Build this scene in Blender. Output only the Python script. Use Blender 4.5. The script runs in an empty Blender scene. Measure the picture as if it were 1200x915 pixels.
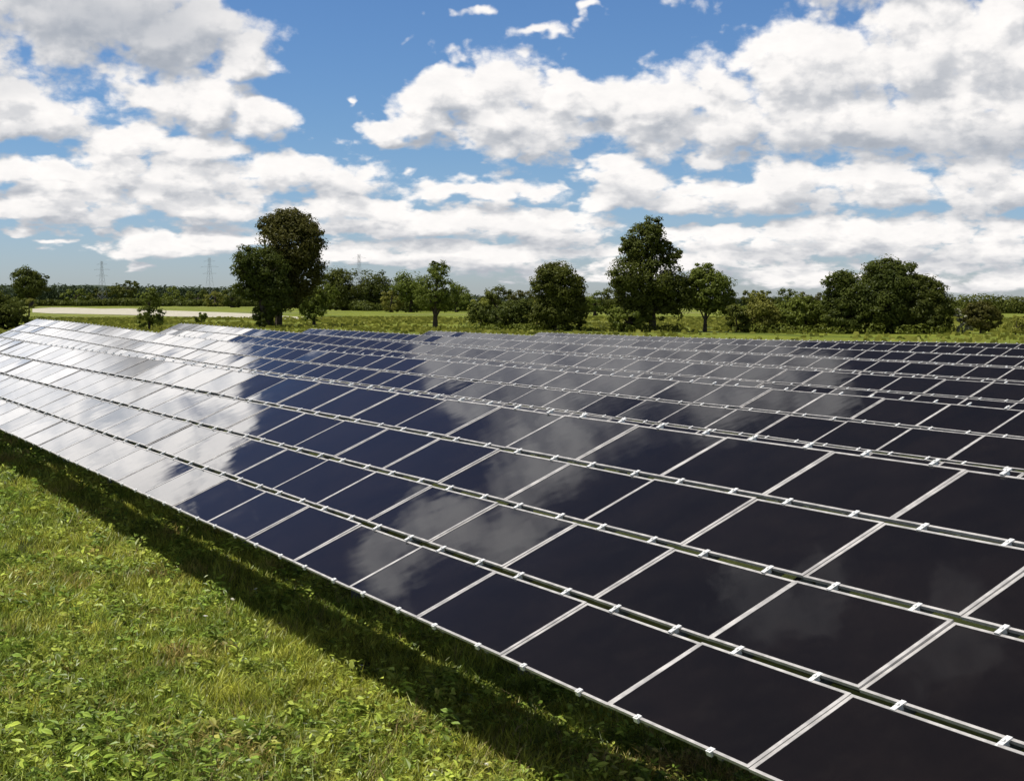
import bpy, math, random
import numpy as np

random.seed(7)
rng = np.random.default_rng(7)
R = math.radians
scene = bpy.context.scene
col = scene.collection

# ------------------------------------------------------------------ camera
F_PX = 1690.4                      # focal length in pixels of the 1200 px wide photograph
CAM = np.array([9.970, -4.097, 2.153])
YAW, PITCH = -1.06821, -0.06232
cam_data = bpy.data.cameras.new("camera")
cam_data.sensor_width = 36.0
cam_data.lens = 36.0 * F_PX / 1200.0
cam_data.clip_start = 0.1
cam_data.clip_end = 12000
cam = bpy.data.objects.new("camera", cam_data)
cam.location = CAM
cam.rotation_euler = (math.pi / 2 + PITCH, 0, -YAW)
col.objects.link(cam)
scene.camera = cam

FW = np.array([math.sin(YAW) * math.cos(PITCH), math.cos(YAW) * math.cos(PITCH), math.sin(PITCH)])
RT = np.array([math.cos(YAW), -math.sin(YAW), 0.0])
UP = np.cross(RT, FW)


def ray(x, y):
    d = FW + (x - 600) / F_PX * RT - (y - 457.5) / F_PX * UP
    return d / np.linalg.norm(d)


def azel(x, y):
    d = ray(x, y)
    return math.degrees(math.atan2(d[0], d[1])), math.degrees(math.asin(d[2]))


# ------------------------------------------------------------------ exposure
scene.view_settings.view_transform = 'Standard'
scene.view_settings.look = 'None'
scene.view_settings.gamma = 1.0
scene.view_settings.exposure = 0.35
scene.view_settings.use_curve_mapping = False
scene.render.engine = 'CYCLES'
scene.cycles.max_bounces = 6
scene.cycles.transparent_max_bounces = 8

# ------------------------------------------------------------------ sun
SUN_AZ, SUN_EL = 205.0, 64.0
sd = bpy.data.lights.new("sun", 'SUN')
sd.energy = 4.6
sd.angle = R(0.5)
sd.color = (1.0, 0.955, 0.88)
sun = bpy.data.objects.new("sun", sd)
to_sun = np.array([math.sin(R(SUN_AZ)) * math.cos(R(SUN_EL)), math.cos(R(SUN_AZ)) * math.cos(R(SUN_EL)), math.sin(R(SUN_EL))])
from mathutils import Vector, Matrix, noise as mnoise
sun.rotation_euler = Vector(to_sun).to_track_quat('Z', 'Y').to_euler()
sun.location = (0, -20, 40)
col.objects.link(sun)

# ------------------------------------------------------------------ world: Nishita sky with cumulus
world = bpy.data.worlds.new("World")
scene.world = world
world.use_nodes = True
wt = world.node_tree
wt.nodes.clear()


class NT:
    """small helper to wire shader nodes"""

    def __init__(self, tree):
        self.t = tree

    def n(self, kind, **kw):
        nd = self.t.nodes.new(kind)
        for k, v in kw.items():
            setattr(nd, k, v)
        return nd

    def put(self, sock, v):
        if v is None:
            return
        if isinstance(v, bpy.types.NodeSocket):
            self.t.links.new(v, sock)
        else:
            sock.default_value = v

    def m(self, op, a, b=None, c=None, clamp=False):
        nd = self.n('ShaderNodeMath', operation=op, use_clamp=clamp)
        self.put(nd.inputs[0], a)
        self.put(nd.inputs[1], b)
        self.put(nd.inputs[2], c)
        return nd.outputs[0]

    def v(self, op, a, b=None, c=None):
        nd = self.n('ShaderNodeVectorMath', operation=op)
        self.put(nd.inputs[0], a)
        self.put(nd.inputs[1], b)
        self.put(nd.inputs[2], c)
        return nd.outputs['Value'] if op in ('LENGTH', 'DOT_PRODUCT', 'DISTANCE') else nd.outputs[0]

    def noise(self, vec, scale, detail=4.0, rough=0.55, dist=0.0, out=0, dim='3D'):
        nd = self.n('ShaderNodeTexNoise')
        nd.noise_dimensions = dim
        self.put(nd.inputs['Vector'], vec)
        nd.inputs['Scale'].default_value = scale
        nd.inputs['Detail'].default_value = detail
        nd.inputs['Roughness'].default_value = rough
        nd.inputs['Distortion'].default_value = dist
        return nd.outputs[out]

    def step(self, x, lo, hi, a=0.0, b=1.0):
        nd = self.n('ShaderNodeMapRange', interpolation_type='SMOOTHSTEP')
        self.put(nd.inputs[0], x)
        self.put(nd.inputs[1], lo)
        self.put(nd.inputs[2], hi)
        self.put(nd.inputs[3], a)
        self.put(nd.inputs[4], b)
        return nd.outputs[0]

    def mix(self, f, a, b, blend='MIX'):
        nd = self.n('ShaderNodeMix', data_type='RGBA', blend_type=blend)
        self.put(nd.inputs[0], f)
        self.put(nd.inputs[6], a)
        self.put(nd.inputs[7], b)
        return nd.outputs[2]

    def xyz(self, x, y, z):
        nd = self.n('ShaderNodeCombineXYZ')
        self.put(nd.inputs[0], x)
        self.put(nd.inputs[1], y)
        self.put(nd.inputs[2], z)
        return nd.outputs[0]


# cumulus masses of the sky: (azimuth, elevation, half width, half height) in degrees
CLOUDS = []


def cl(x, y, rx, ry):
    a, e = azel(x, y)
    CLOUDS.append((a, e, rx / 29.5, ry / 29.5))


for c in [
    (60, 20, 150, 70), (190, 50, 130, 50), (270, 75, 70, 26), (30, 120, 105, 38), (230, 120, 90, 32), (320, 142, 70, 26), (180, 165, 95, 26),
    (60, 205, 85, 24), (190, 205, 120, 34), (350, 205, 108, 32), (70, 238, 90, 22), (230, 240, 110, 20), (185, 286, 92, 14), (270, 278, 60, 12),
    (420, 250, 80, 26), (560, 222, 85, 15), (470, 201, 14, 7), (500, 265, 120, 24), (650, 262, 90, 24), (430, 298, 110, 16), (600, 300, 150, 20), (700, 320, 120, 14),
    (500, 145, 62, 26), (575, 120, 80, 55), (620, 155, 100, 40), (665, 110, 70, 34), (760, 130, 100, 52), (860, 135, 90, 50), (950, 80, 105, 75),
    (1060, 60, 120, 80), (1170, 60, 100, 95), (1000, 145, 150, 48), (1150, 150, 110, 50),
    (720, 212, 62, 30), (800, 225, 90, 22), (920, 222, 90, 30), (1040, 215, 90, 30), (1160, 215, 90, 36),
    (880, 285, 110, 20), (1010, 275, 110, 26), (1130, 285, 110, 30), (830, 305, 70, 16), (980, 318, 160, 16), (1150, 325, 100, 16),
    (535, 2, 30, 12), (648, 44, 34, 7), (672, 50, 20, 5), (703, 26, 18, 6), (438, 104, 8, 10), (20, 266, 16, 6), (165, 312, 14, 4), (70, 278, 26, 4), (30, 205, 60, 22), (110, 250, 70, 16), (240, 262, 70, 10)]:
    cl(*c)
# parts of the sky that the photograph shows only mirrored in the glass
CLOUDS += [(-88, 12.5, 10, 4.6), (-79.5, 12.6, 6.5, 3.0), (-84, 14.6, 5.0, 2.4), (-95, 15, 9, 4),
           (-40, 16, 11, 3.6), (-24, 20, 9, 3.5), (-47, 13.5, 8, 3.0), (-12, 12, 14, 4), (-30, 8, 12, 4), (-105, 9, 10, 4), (-98, 6, 10, 3), (-92, 4, 8, 2), (-86, 9.5, 6, 3.2), (-90, 7, 6, 3)]
THIN = [(-67.5, 23.6, 5.6, 4.2), (-63.6, 27.0, 4.2, 3.6), (-70.5, 20.8, 3.0, 2.0), (-72, 25.4, 2.8, 2.2), (-75.4, 26.0, 2.8, 1.5), (-80.0, 24.0, 3.0, 1.6), (-77.5, 25.0, 2.0, 1.2), (-60.8, 30.2, 2.0, 1.5),
        (-68.5, 35.5, 3.5, 1.3), (-64, 41, 3.5, 1.5), (-72, 21.5, 2.0, 1.6)]

field = bpy.data.node_groups.new("cloud_field", 'ShaderNodeTree')
field.interface.new_socket("P", in_out='INPUT', socket_type='NodeSocketVector')
field.interface.new_socket("D", in_out='OUTPUT', socket_type='NodeSocketFloat')
field.interface.new_socket("B", in_out='OUTPUT', socket_type='NodeSocketFloat')
g = NT(field)
gi = g.n('NodeGroupInput')
go = g.n('NodeGroupOutput')
P = gi.outputs[0]
# puffs get smaller and flatter towards the horizon
sep = g.n('ShaderNodeSeparateXYZ')
g.put(sep.inputs[0], P)
el_k = g.m('DIVIDE', 14.0, g.m('ADD', g.m('MAXIMUM', sep.outputs[1], 0.0), 6.0))
amp = g.m('MULTIPLY', g.m('MINIMUM', g.m('ADD', g.m('MULTIPLY', sep.outputs[1], 0.10), 0.30), 1.6), 1.0)
NP = g.xyz(g.m('MULTIPLY', sep.outputs[0], 0.75), g.m('MULTIPLY', g.m('LOGARITHM', g.m('ADD', g.m('MAXIMUM', sep.outputs[1], -3.0), 6.0), 2.718), 16.0), 0.0)
w1 = g.noise(NP, 0.30, 4.0, 0.55, out=1, dim='2D')
w1 = g.v('SUBTRACT', w1, (0.5, 0.5, 0.5))
w1 = g.v('MULTIPLY', w1, (5.6, 3.0, 0.0))
sc = g.n('ShaderNodeVectorMath', operation='SCALE')
g.put(sc.inputs[0], w1)
g.put(sc.inputs[3], amp)
PW = g.v('ADD', P, sc.outputs[0])
best = None
for (a, e, rx, ry) in CLOUDS:
    q = g.v('MULTIPLY_ADD', PW, (1 / rx, 1 / ry, 0), (-a / rx, -e / ry, 0))
    l = g.v('LENGTH', q)
    soft = max(0.34, min(1.0, ry / 0.75))       # small shreds thin out instead of ending in an edge
    if soft < 0.99:
        l = g.m('MULTIPLY_ADD', l, soft, 1.0 - soft)
    best = l if best is None else g.m('SMOOTH_MIN', best, l, 0.22)
det = g.noise(NP, 1.2, 7.0, 0.66, dim='2D')
vor = g.n('ShaderNodeTexVoronoi', feature='F1', voronoi_dimensions='2D')
vor.inputs['Scale'].default_value = 0.62
vor.inputs['Detail'].default_value = 2.0
vor.inputs['Roughness'].default_value = 0.55
vor.normalize = False
g.put(vor.inputs['Vector'], g.v('ADD', NP, g.v('MULTIPLY', g.v('SUBTRACT', g.noise(NP, 0.9, 3.0, 0.6, out=1, dim='2D'), (0.5, 0.5, 0.5)), (1.1, 1.1, 0))))
puff = g.m('SUBTRACT', 0.86, vor.outputs['Distance'])
dd = g.m('SUBTRACT', 1.0, best)
dd = g.m('MINIMUM', dd, g.m('MINIMUM', g.m('ADD', 0.22, g.m('MULTIPLY', sep.outputs[1], 0.055)), 0.75))
dd = g.m('ADD', dd, g.m('MULTIPLY', puff, 0.55))
dd = g.m('ADD', dd, g.m('MULTIPLY', g.m('SUBTRACT', det, 0.5), 0.55))
g.put(go.inputs[0], dd)
g.put(go.inputs[1], best)

w = NT(wt)
tc = w.n('ShaderNodeTexCoord')
sp = w.n('ShaderNodeSeparateXYZ')
w.put(sp.inputs[0], w.v('NORMALIZE', tc.outputs['Generated']))
az = w.m('MULTIPLY', w.m('ARCTAN2', sp.outputs[0], sp.outputs[1]), 180 / math.pi)
el = w.m('MULTIPLY', w.m('ARCSINE', sp.outputs[2]), 180 / math.pi)
PP = w.xyz(az, el, 0.0)


def fieldnode(p):
    nd = w.n('ShaderNodeGroup')
    nd.node_tree = field
    w.put(nd.inputs[0], p)
    return nd.outputs


d0, b0 = fieldnode(PP)
d1, b1 = fieldnode(w.v('ADD', PP, (-0.30, 0.70, 0.0)))
mask = w.step(d0, -0.06, w.step(el, 1.0, 9.0, 0.26, 0.42))
rel_b = w.step(w.m('SUBTRACT', b1, b0), -0.55, 0.14)
rel_d = w.step(w.m('SUBTRACT', d0, d1), -0.40, 0.30)
edge = w.step(d0, 0.5, 0.05)
light = w.m('ADD', w.m('ADD', w.m('MULTIPLY', rel_b, 0.46), w.m('MULTIPLY', rel_d, 0.60)), w.m('MULTIPLY', edge, 0.16))
fine = w.noise(w.xyz(az, w.m('MULTIPLY', el, 1.8), 3.0), 0.9, 7.0, 0.6)
light = w.m('MULTIPLY_ADD', light, 0.80, 0.08)
light = w.m('ADD', light, w.m('MULTIPLY', w.m('SUBTRACT', fine, 0.5), 0.42), clamp=True)
# broad shaded undersides of the thickest clouds
for (a, e, rx, ry, k) in ((-76.5, 10.4, 6.5, 2.0, 0.72), (-45.0, 5.9, 6.0, 1.0, 0.35), (-79.5, 8.0, 2.5, 0.9, 0.3)):
    q = w.v('LENGTH', w.v('MULTIPLY_ADD', w.v('MULTIPLY_ADD', w.v('SUBTRACT', w.noise(PP, 0.35, 4.0, 0.5, out=1), (0.5, 0.5, 0.5)), (3.5, 1.8, 0.0), PP), (1 / rx, 1 / ry, 0), (-a / rx, -e / ry, 0)))
    light = w.m('MULTIPLY', light, w.m('SUBTRACT', 1.0, w.m('MULTIPLY', w.step(q, 1.35, 0.0), k)), clamp=True)
ccol = w.mix(light, (2.9, 3.2, 3.7, 1), (8.15, 7.9, 7.7, 1))
# added brightness on the unseen left cloud, for its reflection in the panels
refl_boost = w.m('MULTIPLY', w.step(el, 11.4, 13.0), w.step(az, -74.0, -77.5))
refl_boost = w.m('MAXIMUM', refl_boost, w.m('MULTIPLY', w.step(el, 5.0, 8.0), w.step(az, -81.2, -83.5)))
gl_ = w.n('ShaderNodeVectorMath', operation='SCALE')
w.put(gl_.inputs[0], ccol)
w.put(gl_.inputs[3], w.m('ADD', 1.0, w.m('MULTIPLY', refl_boost, 1.35)))
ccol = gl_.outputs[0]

sky = w.n('ShaderNodeTexSky')
sky.sky_type = 'NISHITA'
sky.sun_disc = False
sky.sun_elevation = R(SUN_EL)
sky.sun_rotation = R(SUN_AZ)
sky.altitude = 300
sky.air_density = 1.0
sky.dust_density = 0.4
sky.ozone_density = 1.6
skc = sky.outputs[0]
hs = w.n('ShaderNodeHueSaturation')
hs.inputs['Saturation'].default_value = 1.12
hs.inputs['Value'].default_value = 1.0
w.put(hs.inputs['Color'], skc)
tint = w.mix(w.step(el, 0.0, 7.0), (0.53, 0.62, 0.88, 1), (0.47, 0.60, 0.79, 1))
tint = w.mix(w.step(el, 11.8, 18.0), tint, (0.42, 0.35, 0.43, 1))  # darkening added to the unseen upper sky, dims its reflection in the panels
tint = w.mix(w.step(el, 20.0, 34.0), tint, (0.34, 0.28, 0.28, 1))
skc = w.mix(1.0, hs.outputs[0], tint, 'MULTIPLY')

# thin veils high up
tb = None
tw = w.v('MULTIPLY_ADD', w.v('SUBTRACT', w.noise(PP, 0.22, 7.0, 0.6, out=1), (0.5, 0.5, 0.5)), (7.0, 7.0, 0.0), PP)
for (a, e, rx, ry) in THIN:
    q = w.v('LENGTH', w.v('MULTIPLY_ADD', tw, (1 / rx, 1 / ry, 0), (-a / rx, -e / ry, 0)))
    tb = q if tb is None else w.m('SMOOTH_MIN', tb, q, 0.25)
veil = w.step(tb, 1.08, 0.5)
veil = w.m('MULTIPLY', veil, w.step(w.noise(PP, 0.6, 6.0, 0.6), 0.30, 0.62, 0.45, 1.0))
# clouds of the rest of the sky, behind the camera
away = w.m('MULTIPLY', w.step(w.m('ABSOLUTE', w.m('ADD', az, 61.0)), 55.0, 75.0), w.step(w.noise(w.v('MULTIPLY', tc.outputs['Generated'], (1, 1, 2.2)), 2.6, 7.0, 0.55), 0.5, 0.6))
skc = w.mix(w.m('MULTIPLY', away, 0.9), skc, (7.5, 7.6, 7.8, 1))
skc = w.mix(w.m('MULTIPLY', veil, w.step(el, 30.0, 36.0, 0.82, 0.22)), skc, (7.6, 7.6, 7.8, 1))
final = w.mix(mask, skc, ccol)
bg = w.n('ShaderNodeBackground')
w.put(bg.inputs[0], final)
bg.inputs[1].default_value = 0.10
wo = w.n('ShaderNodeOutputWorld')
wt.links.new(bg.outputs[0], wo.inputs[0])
world.cycles.sampling_method = 'MANUAL'
world.cycles.sample_map_resolution = 512


# ------------------------------------------------------------------ materials
def mat(name):
    m = bpy.data.materials.new(name)
    m.use_nodes = True
    t = m.node_tree
    t.nodes.clear()
    h = NT(t)
    out = h.n('ShaderNodeOutputMaterial')
    return m, h, out


def principled(h, out, color, rough=0.5, metal=0.0, ior=1.5, spec=0.5):
    b = h.n('ShaderNodeBsdfPrincipled')
    h.put(b.inputs['Base Color'], color)
    h.put(b.inputs['Roughness'], rough)
    h.put(b.inputs['Metallic'], metal)
    b.inputs['IOR'].default_value = ior
    b.inputs['Specular IOR Level'].default_value = spec
    h.t.links.new(b.outputs[0], out.inputs[0])
    return b


def mat_glass():
    m, h, out = mat("dark_laminate_glass")
    tcn = h.n('ShaderNodeTexCoord')
    geo = h.n('ShaderNodeNewGeometry')
    nz = h.noise(geo.outputs['Position'], 1.4, 6.0, 0.6)
    c = h.mix(h.step(nz, 0.3, 0.7), (0.0060, 0.0048, 0.0045, 1), (0.0095, 0.0072, 0.0064, 1))
    # dust film, a little uneven
    dust = h.step(h.noise(geo.outputs['Position'], 5.0, 8.0, 0.65), 0.45, 0.8, 0.0, 0.007)
    c = h.mix(dust, c, (0.30, 0.27, 0.22, 1))
    rough = h.step(nz, 0.3, 0.7, 0.015, 0.045)
    b = principled(h, out, c, rough, 0.0, 1.5, 0.28)
    bp = h.n('ShaderNodeBump')
    bp.inputs['Strength'].default_value = 1.0
    bp.inputs['Distance'].default_value = 0.0012
    h.put(bp.inputs['Height'], h.noise(geo.outputs['Position'], 2.2, 2.0, 0.5))
    h.t.links.new(bp.outputs[0], b.inputs['Normal'])
    return m


def mat_metal(name, c0, c1, rough=0.42, metal=0.55, scale=9.0):
    m, h, out = mat(name)
    geo = h.n('ShaderNodeNewGeometry')
    nz = h.noise(geo.outputs['Position'], scale, 6.0, 0.6)
    c = h.mix(h.step(nz, 0.3, 0.7), c0, c1)
    principled(h, out, c, h.step(nz, 0.3, 0.7, rough - 0.08, rough + 0.1), metal)
    return m


def mat_leaf(name, dark, light, patch_scale=0.35, trans=0.35):
    m, h, out = mat(name)
    geo = h.n('ShaderNodeNewGeometry')
    oi = h.n('ShaderNodeObjectInfo')
    nz = h.noise(geo.outputs['Position'], patch_scale, 5.0, 0.65)
    ri = geo.outputs['Random Per Island']
    f = h.m('ADD', h.m('MULTIPLY', h.step(nz, 0.3, 0.7), 0.55), h.m('MULTIPLY', ri, 0.45))
    c = h.mix(f, dark, light)
    c = h.mix(h.m('MULTIPLY', oi.outputs['Random'], 0.25), c, (light[0] * 1.3, light[1] * 1.05, light[2], 1))
    d = h.n('ShaderNodeBsdfDiffuse')
    h.put(d.inputs[0], c)
    tr = h.n('ShaderNodeBsdfTranslucent')
    h.put(tr.inputs[0], c)
    mx = h.n('ShaderNodeMixShader')
    mx.inputs[0].default_value = trans
    h.t.links.new(d.outputs[0], mx.inputs[1])
    h.t.links.new(tr.outputs[0], mx.inputs[2])
    gl = h.n('ShaderNodeBsdfGlossy')
    gl.inputs['Roughness'].default_value = 0.45
    gl.inputs[0].default_value = (0.8, 0.85, 0.8, 1)
    m2 = h.n('ShaderNodeMixShader')
    m2.inputs[0].default_value = 0.008
    h.t.links.new(mx.outputs[0], m2.inputs[1])
    h.t.links.new(gl.outputs[0], m2.inputs[2])
    h.t.links.new(m2.outputs[0], out.inputs[0])
    return m


def mat_ground():
    m, h, out = mat("meadow_soil_and_grass")
    geo = h.n('ShaderNodeNewGeometry')
    p = geo.outputs['Position']
    big = h.noise(p, 0.012, 5.0, 0.6)
    mid = h.noise(p, 0.6, 6.0, 0.65)
    fine_ = h.noise(p, 14.0, 6.0, 0.7)
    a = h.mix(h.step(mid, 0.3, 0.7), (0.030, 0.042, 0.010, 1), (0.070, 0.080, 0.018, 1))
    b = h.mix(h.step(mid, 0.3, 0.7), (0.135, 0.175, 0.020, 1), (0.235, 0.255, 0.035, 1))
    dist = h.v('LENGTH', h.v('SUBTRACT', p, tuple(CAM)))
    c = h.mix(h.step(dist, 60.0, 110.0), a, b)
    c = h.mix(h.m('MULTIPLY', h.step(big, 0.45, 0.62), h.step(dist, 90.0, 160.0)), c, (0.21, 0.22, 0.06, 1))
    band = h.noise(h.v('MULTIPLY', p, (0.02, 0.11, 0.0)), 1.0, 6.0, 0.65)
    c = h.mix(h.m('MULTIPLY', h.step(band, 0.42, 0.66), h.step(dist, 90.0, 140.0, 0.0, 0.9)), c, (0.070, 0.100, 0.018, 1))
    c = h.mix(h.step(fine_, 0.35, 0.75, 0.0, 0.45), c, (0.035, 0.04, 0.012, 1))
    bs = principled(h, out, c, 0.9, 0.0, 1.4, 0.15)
    bp = h.n('ShaderNodeBump')
    bp.inputs['Strength'].default_value = 0.8
    bp.inputs['Distance'].default_value = 0.12
    h.put(bp.inputs['Height'], fine_)
    h.t.links.new(bp.outputs[0], bs.inputs['Normal'])
    return m


def mat_grass(name, cols, trans=0.4):
    """cols: lush, yellow, brown"""
    m, h, out = mat(name)
    geo = h.n('ShaderNodeNewGeometry')
    oi = h.n('ShaderNodeObjectInfo')
    p = geo.outputs['Position']
    n1 = h.noise(p, 0.55, 4.0, 0.6)
    n2 = h.noise(h.v('ADD', p, (31.0, 7.0, 0)), 0.9, 5.0, 0.6)
    c = h.mix(h.step(h.m('ADD', n1, h.m('MULTIPLY', h.m('SUBTRACT', oi.outputs['Random'], 0.5), 0.35)), 0.36, 0.64), cols[0], cols[1])
    c = h.mix(h.m('MULTIPLY', h.step(h.m('ADD', n2, h.m('MULTIPLY', h.m('SUBTRACT', oi.outputs['Random'], 0.5), 0.25)), 0.60, 0.74), 0.75), c, cols[2])
    ri = geo.outputs['Random Per Island']
    hsn = h.n('ShaderNodeHueSaturation')
    h.put(hsn.inputs['Value'], h.m('MULTIPLY', h.step(ri, 0.0, 1.0, 0.45, 1.5), h.step(h.noise(p, 3.2, 4.0, 0.6), 0.3, 0.7, 0.7, 1.2)))
    h.put(hsn.inputs['Color'], c)
    c = hsn.outputs[0]
    d = h.n('ShaderNodeBsdfDiffuse')
    h.put(d.inputs[0], c)
    tr = h.n('ShaderNodeBsdfTranslucent')
    h.put(tr.inputs[0], c)
    mx = h.n('ShaderNodeMixShader')
    mx.inputs[0].default_value = trans
    h.t.links.new(d.outputs[0], mx.inputs[1])
    h.t.links.new(tr.outputs[0], mx.inputs[2])
    gl = h.n('ShaderNodeBsdfGlossy')
    gl.inputs['Roughness'].default_value = 0.4
    gl.inputs[0].default_value = (0.9, 0.95, 0.85, 1)
    m2 = h.n('ShaderNodeMixShader')
    m2.inputs[0].default_value = 0.02
    h.t.links.new(mx.outputs[0], m2.inputs[1])
    h.t.links.new(gl.outputs[0], m2.inputs[2])
    h.t.links.new(m2.outputs[0], out.inputs[0])
    return m


def mat_plain(name, c0, c1, scale=2.0, rough=0.85):
    m, h, out = mat(name)
    geo = h.n('ShaderNodeNewGeometry')
    nz = h.noise(geo.outputs['Position'], scale, 6.0, 0.65)
    principled(h, out, h.mix(h.step(nz, 0.3, 0.7), c0, c1), rough, 0.0, 1.45, 0.2)
    return m


M = {
    'glass': mat_glass(),
    'frame': mat_metal("anodised_aluminium", (0.40, 0.385, 0.37, 1), (0.54, 0.52, 0.50, 1), 0.42, 0.35),
    'clip': mat_metal("bright_clip_metal", (0.80, 0.80, 0.78, 1), (0.88, 0.88, 0.86, 1), 0.35, 0.3),
    'steel': mat_metal("galvanised_steel", (0.15, 0.155, 0.155, 1), (0.25, 0.255, 0.255, 1), 0.5, 0.6, 4.0),
    'ground': mat_ground(),
    'grass': mat_grass("grass_blades", ((0.190, 0.255, 0.034, 1), (0.395, 0.405, 0.058, 1), (0.360, 0.240, 0.100, 1))),
    'weed': mat_grass("broad_weed_leaves", ((0.185, 0.270, 0.040, 1), (0.380, 0.440, 0.070, 1), (0.360, 0.270, 0.100, 1)), 0.40),
    'straw': mat_plain("dry_stalks", (0.26, 0.19, 0.09, 1), (0.40, 0.30, 0.16, 1), 3.0),
    'petal': mat_plain("white_petals", (0.70, 0.68, 0.60, 1), (0.82, 0.80, 0.74, 1), 9.0),
    'bark': mat_plain("tree_bark", (0.030, 0.024, 0.018, 1), (0.075, 0.060, 0.045, 1), 3.0),
    'gravel': mat_plain("pale_gravel", (0.32, 0.30, 0.23, 1), (0.48, 0.45, 0.37, 1), 0.4),
    'pylon': mat_metal("weathered_lattice_steel", (0.16, 0.17, 0.19, 1), (0.24, 0.25, 0.27, 1), 0.6, 0.3),
    'dark': mat_leaf("dark_green_leaves", (0.0364, 0.0520, 0.0104, 1), (0.1066, 0.1248, 0.0221, 1)),
    'brown': mat_leaf("brownish_dark_leaves", (0.036, 0.039, 0.011, 1), (0.104, 0.104, 0.023, 1)),
    'mid': mat_leaf("mid_green_leaves", (0.0588, 0.0840, 0.0140, 1), (0.1680, 0.2030, 0.0336, 1)),
    'olive': mat_leaf("olive_leaves", (0.0878, 0.1013, 0.0189, 1), (0.2228, 0.2295, 0.0486, 1)),
    'light': mat_leaf("light_yellow_green_leaves", (0.1250, 0.1500, 0.0225, 1), (0.3000, 0.3125, 0.0625, 1)),
    'pale': mat_leaf("pale_blossom_sprays", (0.25, 0.28, 0.16, 1), (0.62, 0.62, 0.46, 1)),
    'far': mat_leaf("distant_wood_leaves", (0.026, 0.042, 0.020, 1), (0.060, 0.078, 0.034, 1), 0.06),
}


# ------------------------------------------------------------------ mesh helpers
class MB:
    def __init__(self):
        self.v, self.f = [], []

    def quad_box(self, o, ax, ay, az_):
        """box from corner o with edge vectors"""
        o, ax, ay, az_ = (np.asarray(q, float) for q in (o, ax, ay, az_))
        b = len(self.v)
        for k in (0, 1):
            for j in (0, 1):
                for i in (0, 1):
                    self.v.append(tuple(o + i * ax + j * ay + k * az_))
        for q in ((0, 2, 3, 1), (4, 5, 7, 6), (0, 1, 5, 4), (2, 6, 7, 3), (0, 4, 6, 2), (1, 3, 7, 5)):
            self.f.append(tuple(b + i for i in q))

    def box(self, x0, x1, y0, y1, z0, z1):
        self.quad_box((x0, y0, z0), (x1 - x0, 0, 0), (0, y1 - y0, 0), (0, 0, z1 - z0))

    def beam(self, p, q, wd, ht, up=(0, 0, 1)):
        p, q, up = np.asarray(p, float), np.asarray(q, float), np.asarray(up, float)
        d = (q - p)
        s = np.cross(d, up)
        n_ = np.linalg.norm(s)
        if n_ < 1e-6:
            s = np.array([1.0, 0, 0])
            n_ = 1
        s = s / n_
        u2 = np.cross(s, d)
        u2 /= np.linalg.norm(u2)
        self.quad_box(p - s * wd / 2 - u2 * ht / 2, d, s * wd, u2 * ht)

    def tube(self, pts, rad, seg=8):
        rings = []
        for i, p in enumerate(pts):
            p = np.asarray(p, float)
            a = np.asarray(pts[max(i - 1, 0)], float)
            b_ = np.asarray(pts[min(i + 1, len(pts) - 1)], float)
            d = b_ - a
            d /= np.linalg.norm(d) + 1e-9
            s = np.cross(d, (0, 1, 0.01))
            s /= np.linalg.norm(s) + 1e-9
            u = np.cross(s, d)
            base = len(self.v)
            for k in range(seg):
                t = 2 * math.pi * k / seg
                self.v.append(tuple(p + rad[i] * (math.cos(t) * s + math.sin(t) * u)))
            rings.append(base)
        for i in range(len(rings) - 1):
            for k in range(seg):
                k2 = (k + 1) % seg
                self.f.append((rings[i] + k, rings[i] + k2, rings[i + 1] + k2, rings[i + 1] + k))
        self.f.append(tuple(rings[-1] + k for k in range(seg)))

    def add(self, verts, faces):
        b = len(self.v)
        self.v.extend(map(tuple, verts))
        self.f.extend(tuple(b + i for i in f) for f in faces)

    def mesh(self, name):
        me = bpy.data.meshes.new(name)
        me.from_pydata(self.v, [], self.f)
        me.update()
        return me


def link(name, me, material=None, parent=None, loc=None, rot=None):
    o = bpy.data.objects.new(name, me)
    if material is not None and me is not None and not me.materials:
        me.materials.append(material)
    col.objects.link(o)
    if parent is not None:
        o.parent = parent
    if loc is not None:
        o.location = loc
    if rot is not None:
        o.rotation_euler = rot
    return o


def tag(o, label=None, cat=None, group=None, kind=None):
    if label:
        o['label'] = label
    if cat:
        o['category'] = cat
    if group:
        o['group'] = group
    if kind:
        o['kind'] = kind
    return o


def big_mesh(name, verts, quads):
    me = bpy.data.meshes.new(name)
    nv, nf = len(verts), len(quads)
    k = quads.shape[1]
    me.vertices.add(nv)
    me.vertices.foreach_set('co', np.ascontiguousarray(verts, dtype=np.float32).ravel())
    me.loops.add(nf * k)
    me.loops.foreach_set('vertex_index', np.ascontiguousarray(quads, dtype=np.int32).ravel())
    me.polygons.add(nf)
    me.polygons.foreach_set('loop_start', np.arange(0, nf * k, k, dtype=np.int32))
    me.polygons.foreach_set('loop_total', np.full(nf, k, dtype=np.int32))
    me.update()
    me.validate()
    me.shade_flat()
    return me


# ------------------------------------------------------------------ the land
TILT = 0.401938
PANEL_H, GAP = 0.6710, 0.0490           # height of a panel up the slope, gap between two rows
PITCH_Y = 7.25                         # from one line of panels to the next
ROW_Z = [0.0, -0.30, -0.52, -0.66, -0.74, -0.78, -0.80]
ROW_B = [0.42, 0.40, 0.34, 0.14, 0.02, -0.10, -0.42]
EDGE_H = 0.92                          # height of the lower edge above the grass
LEFT_END = -64.8
NROWS = 7


def smooth(t):
    t = min(max(t, 0.0), 1.0)
    return t * t * (3 - 2 * t)


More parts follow.
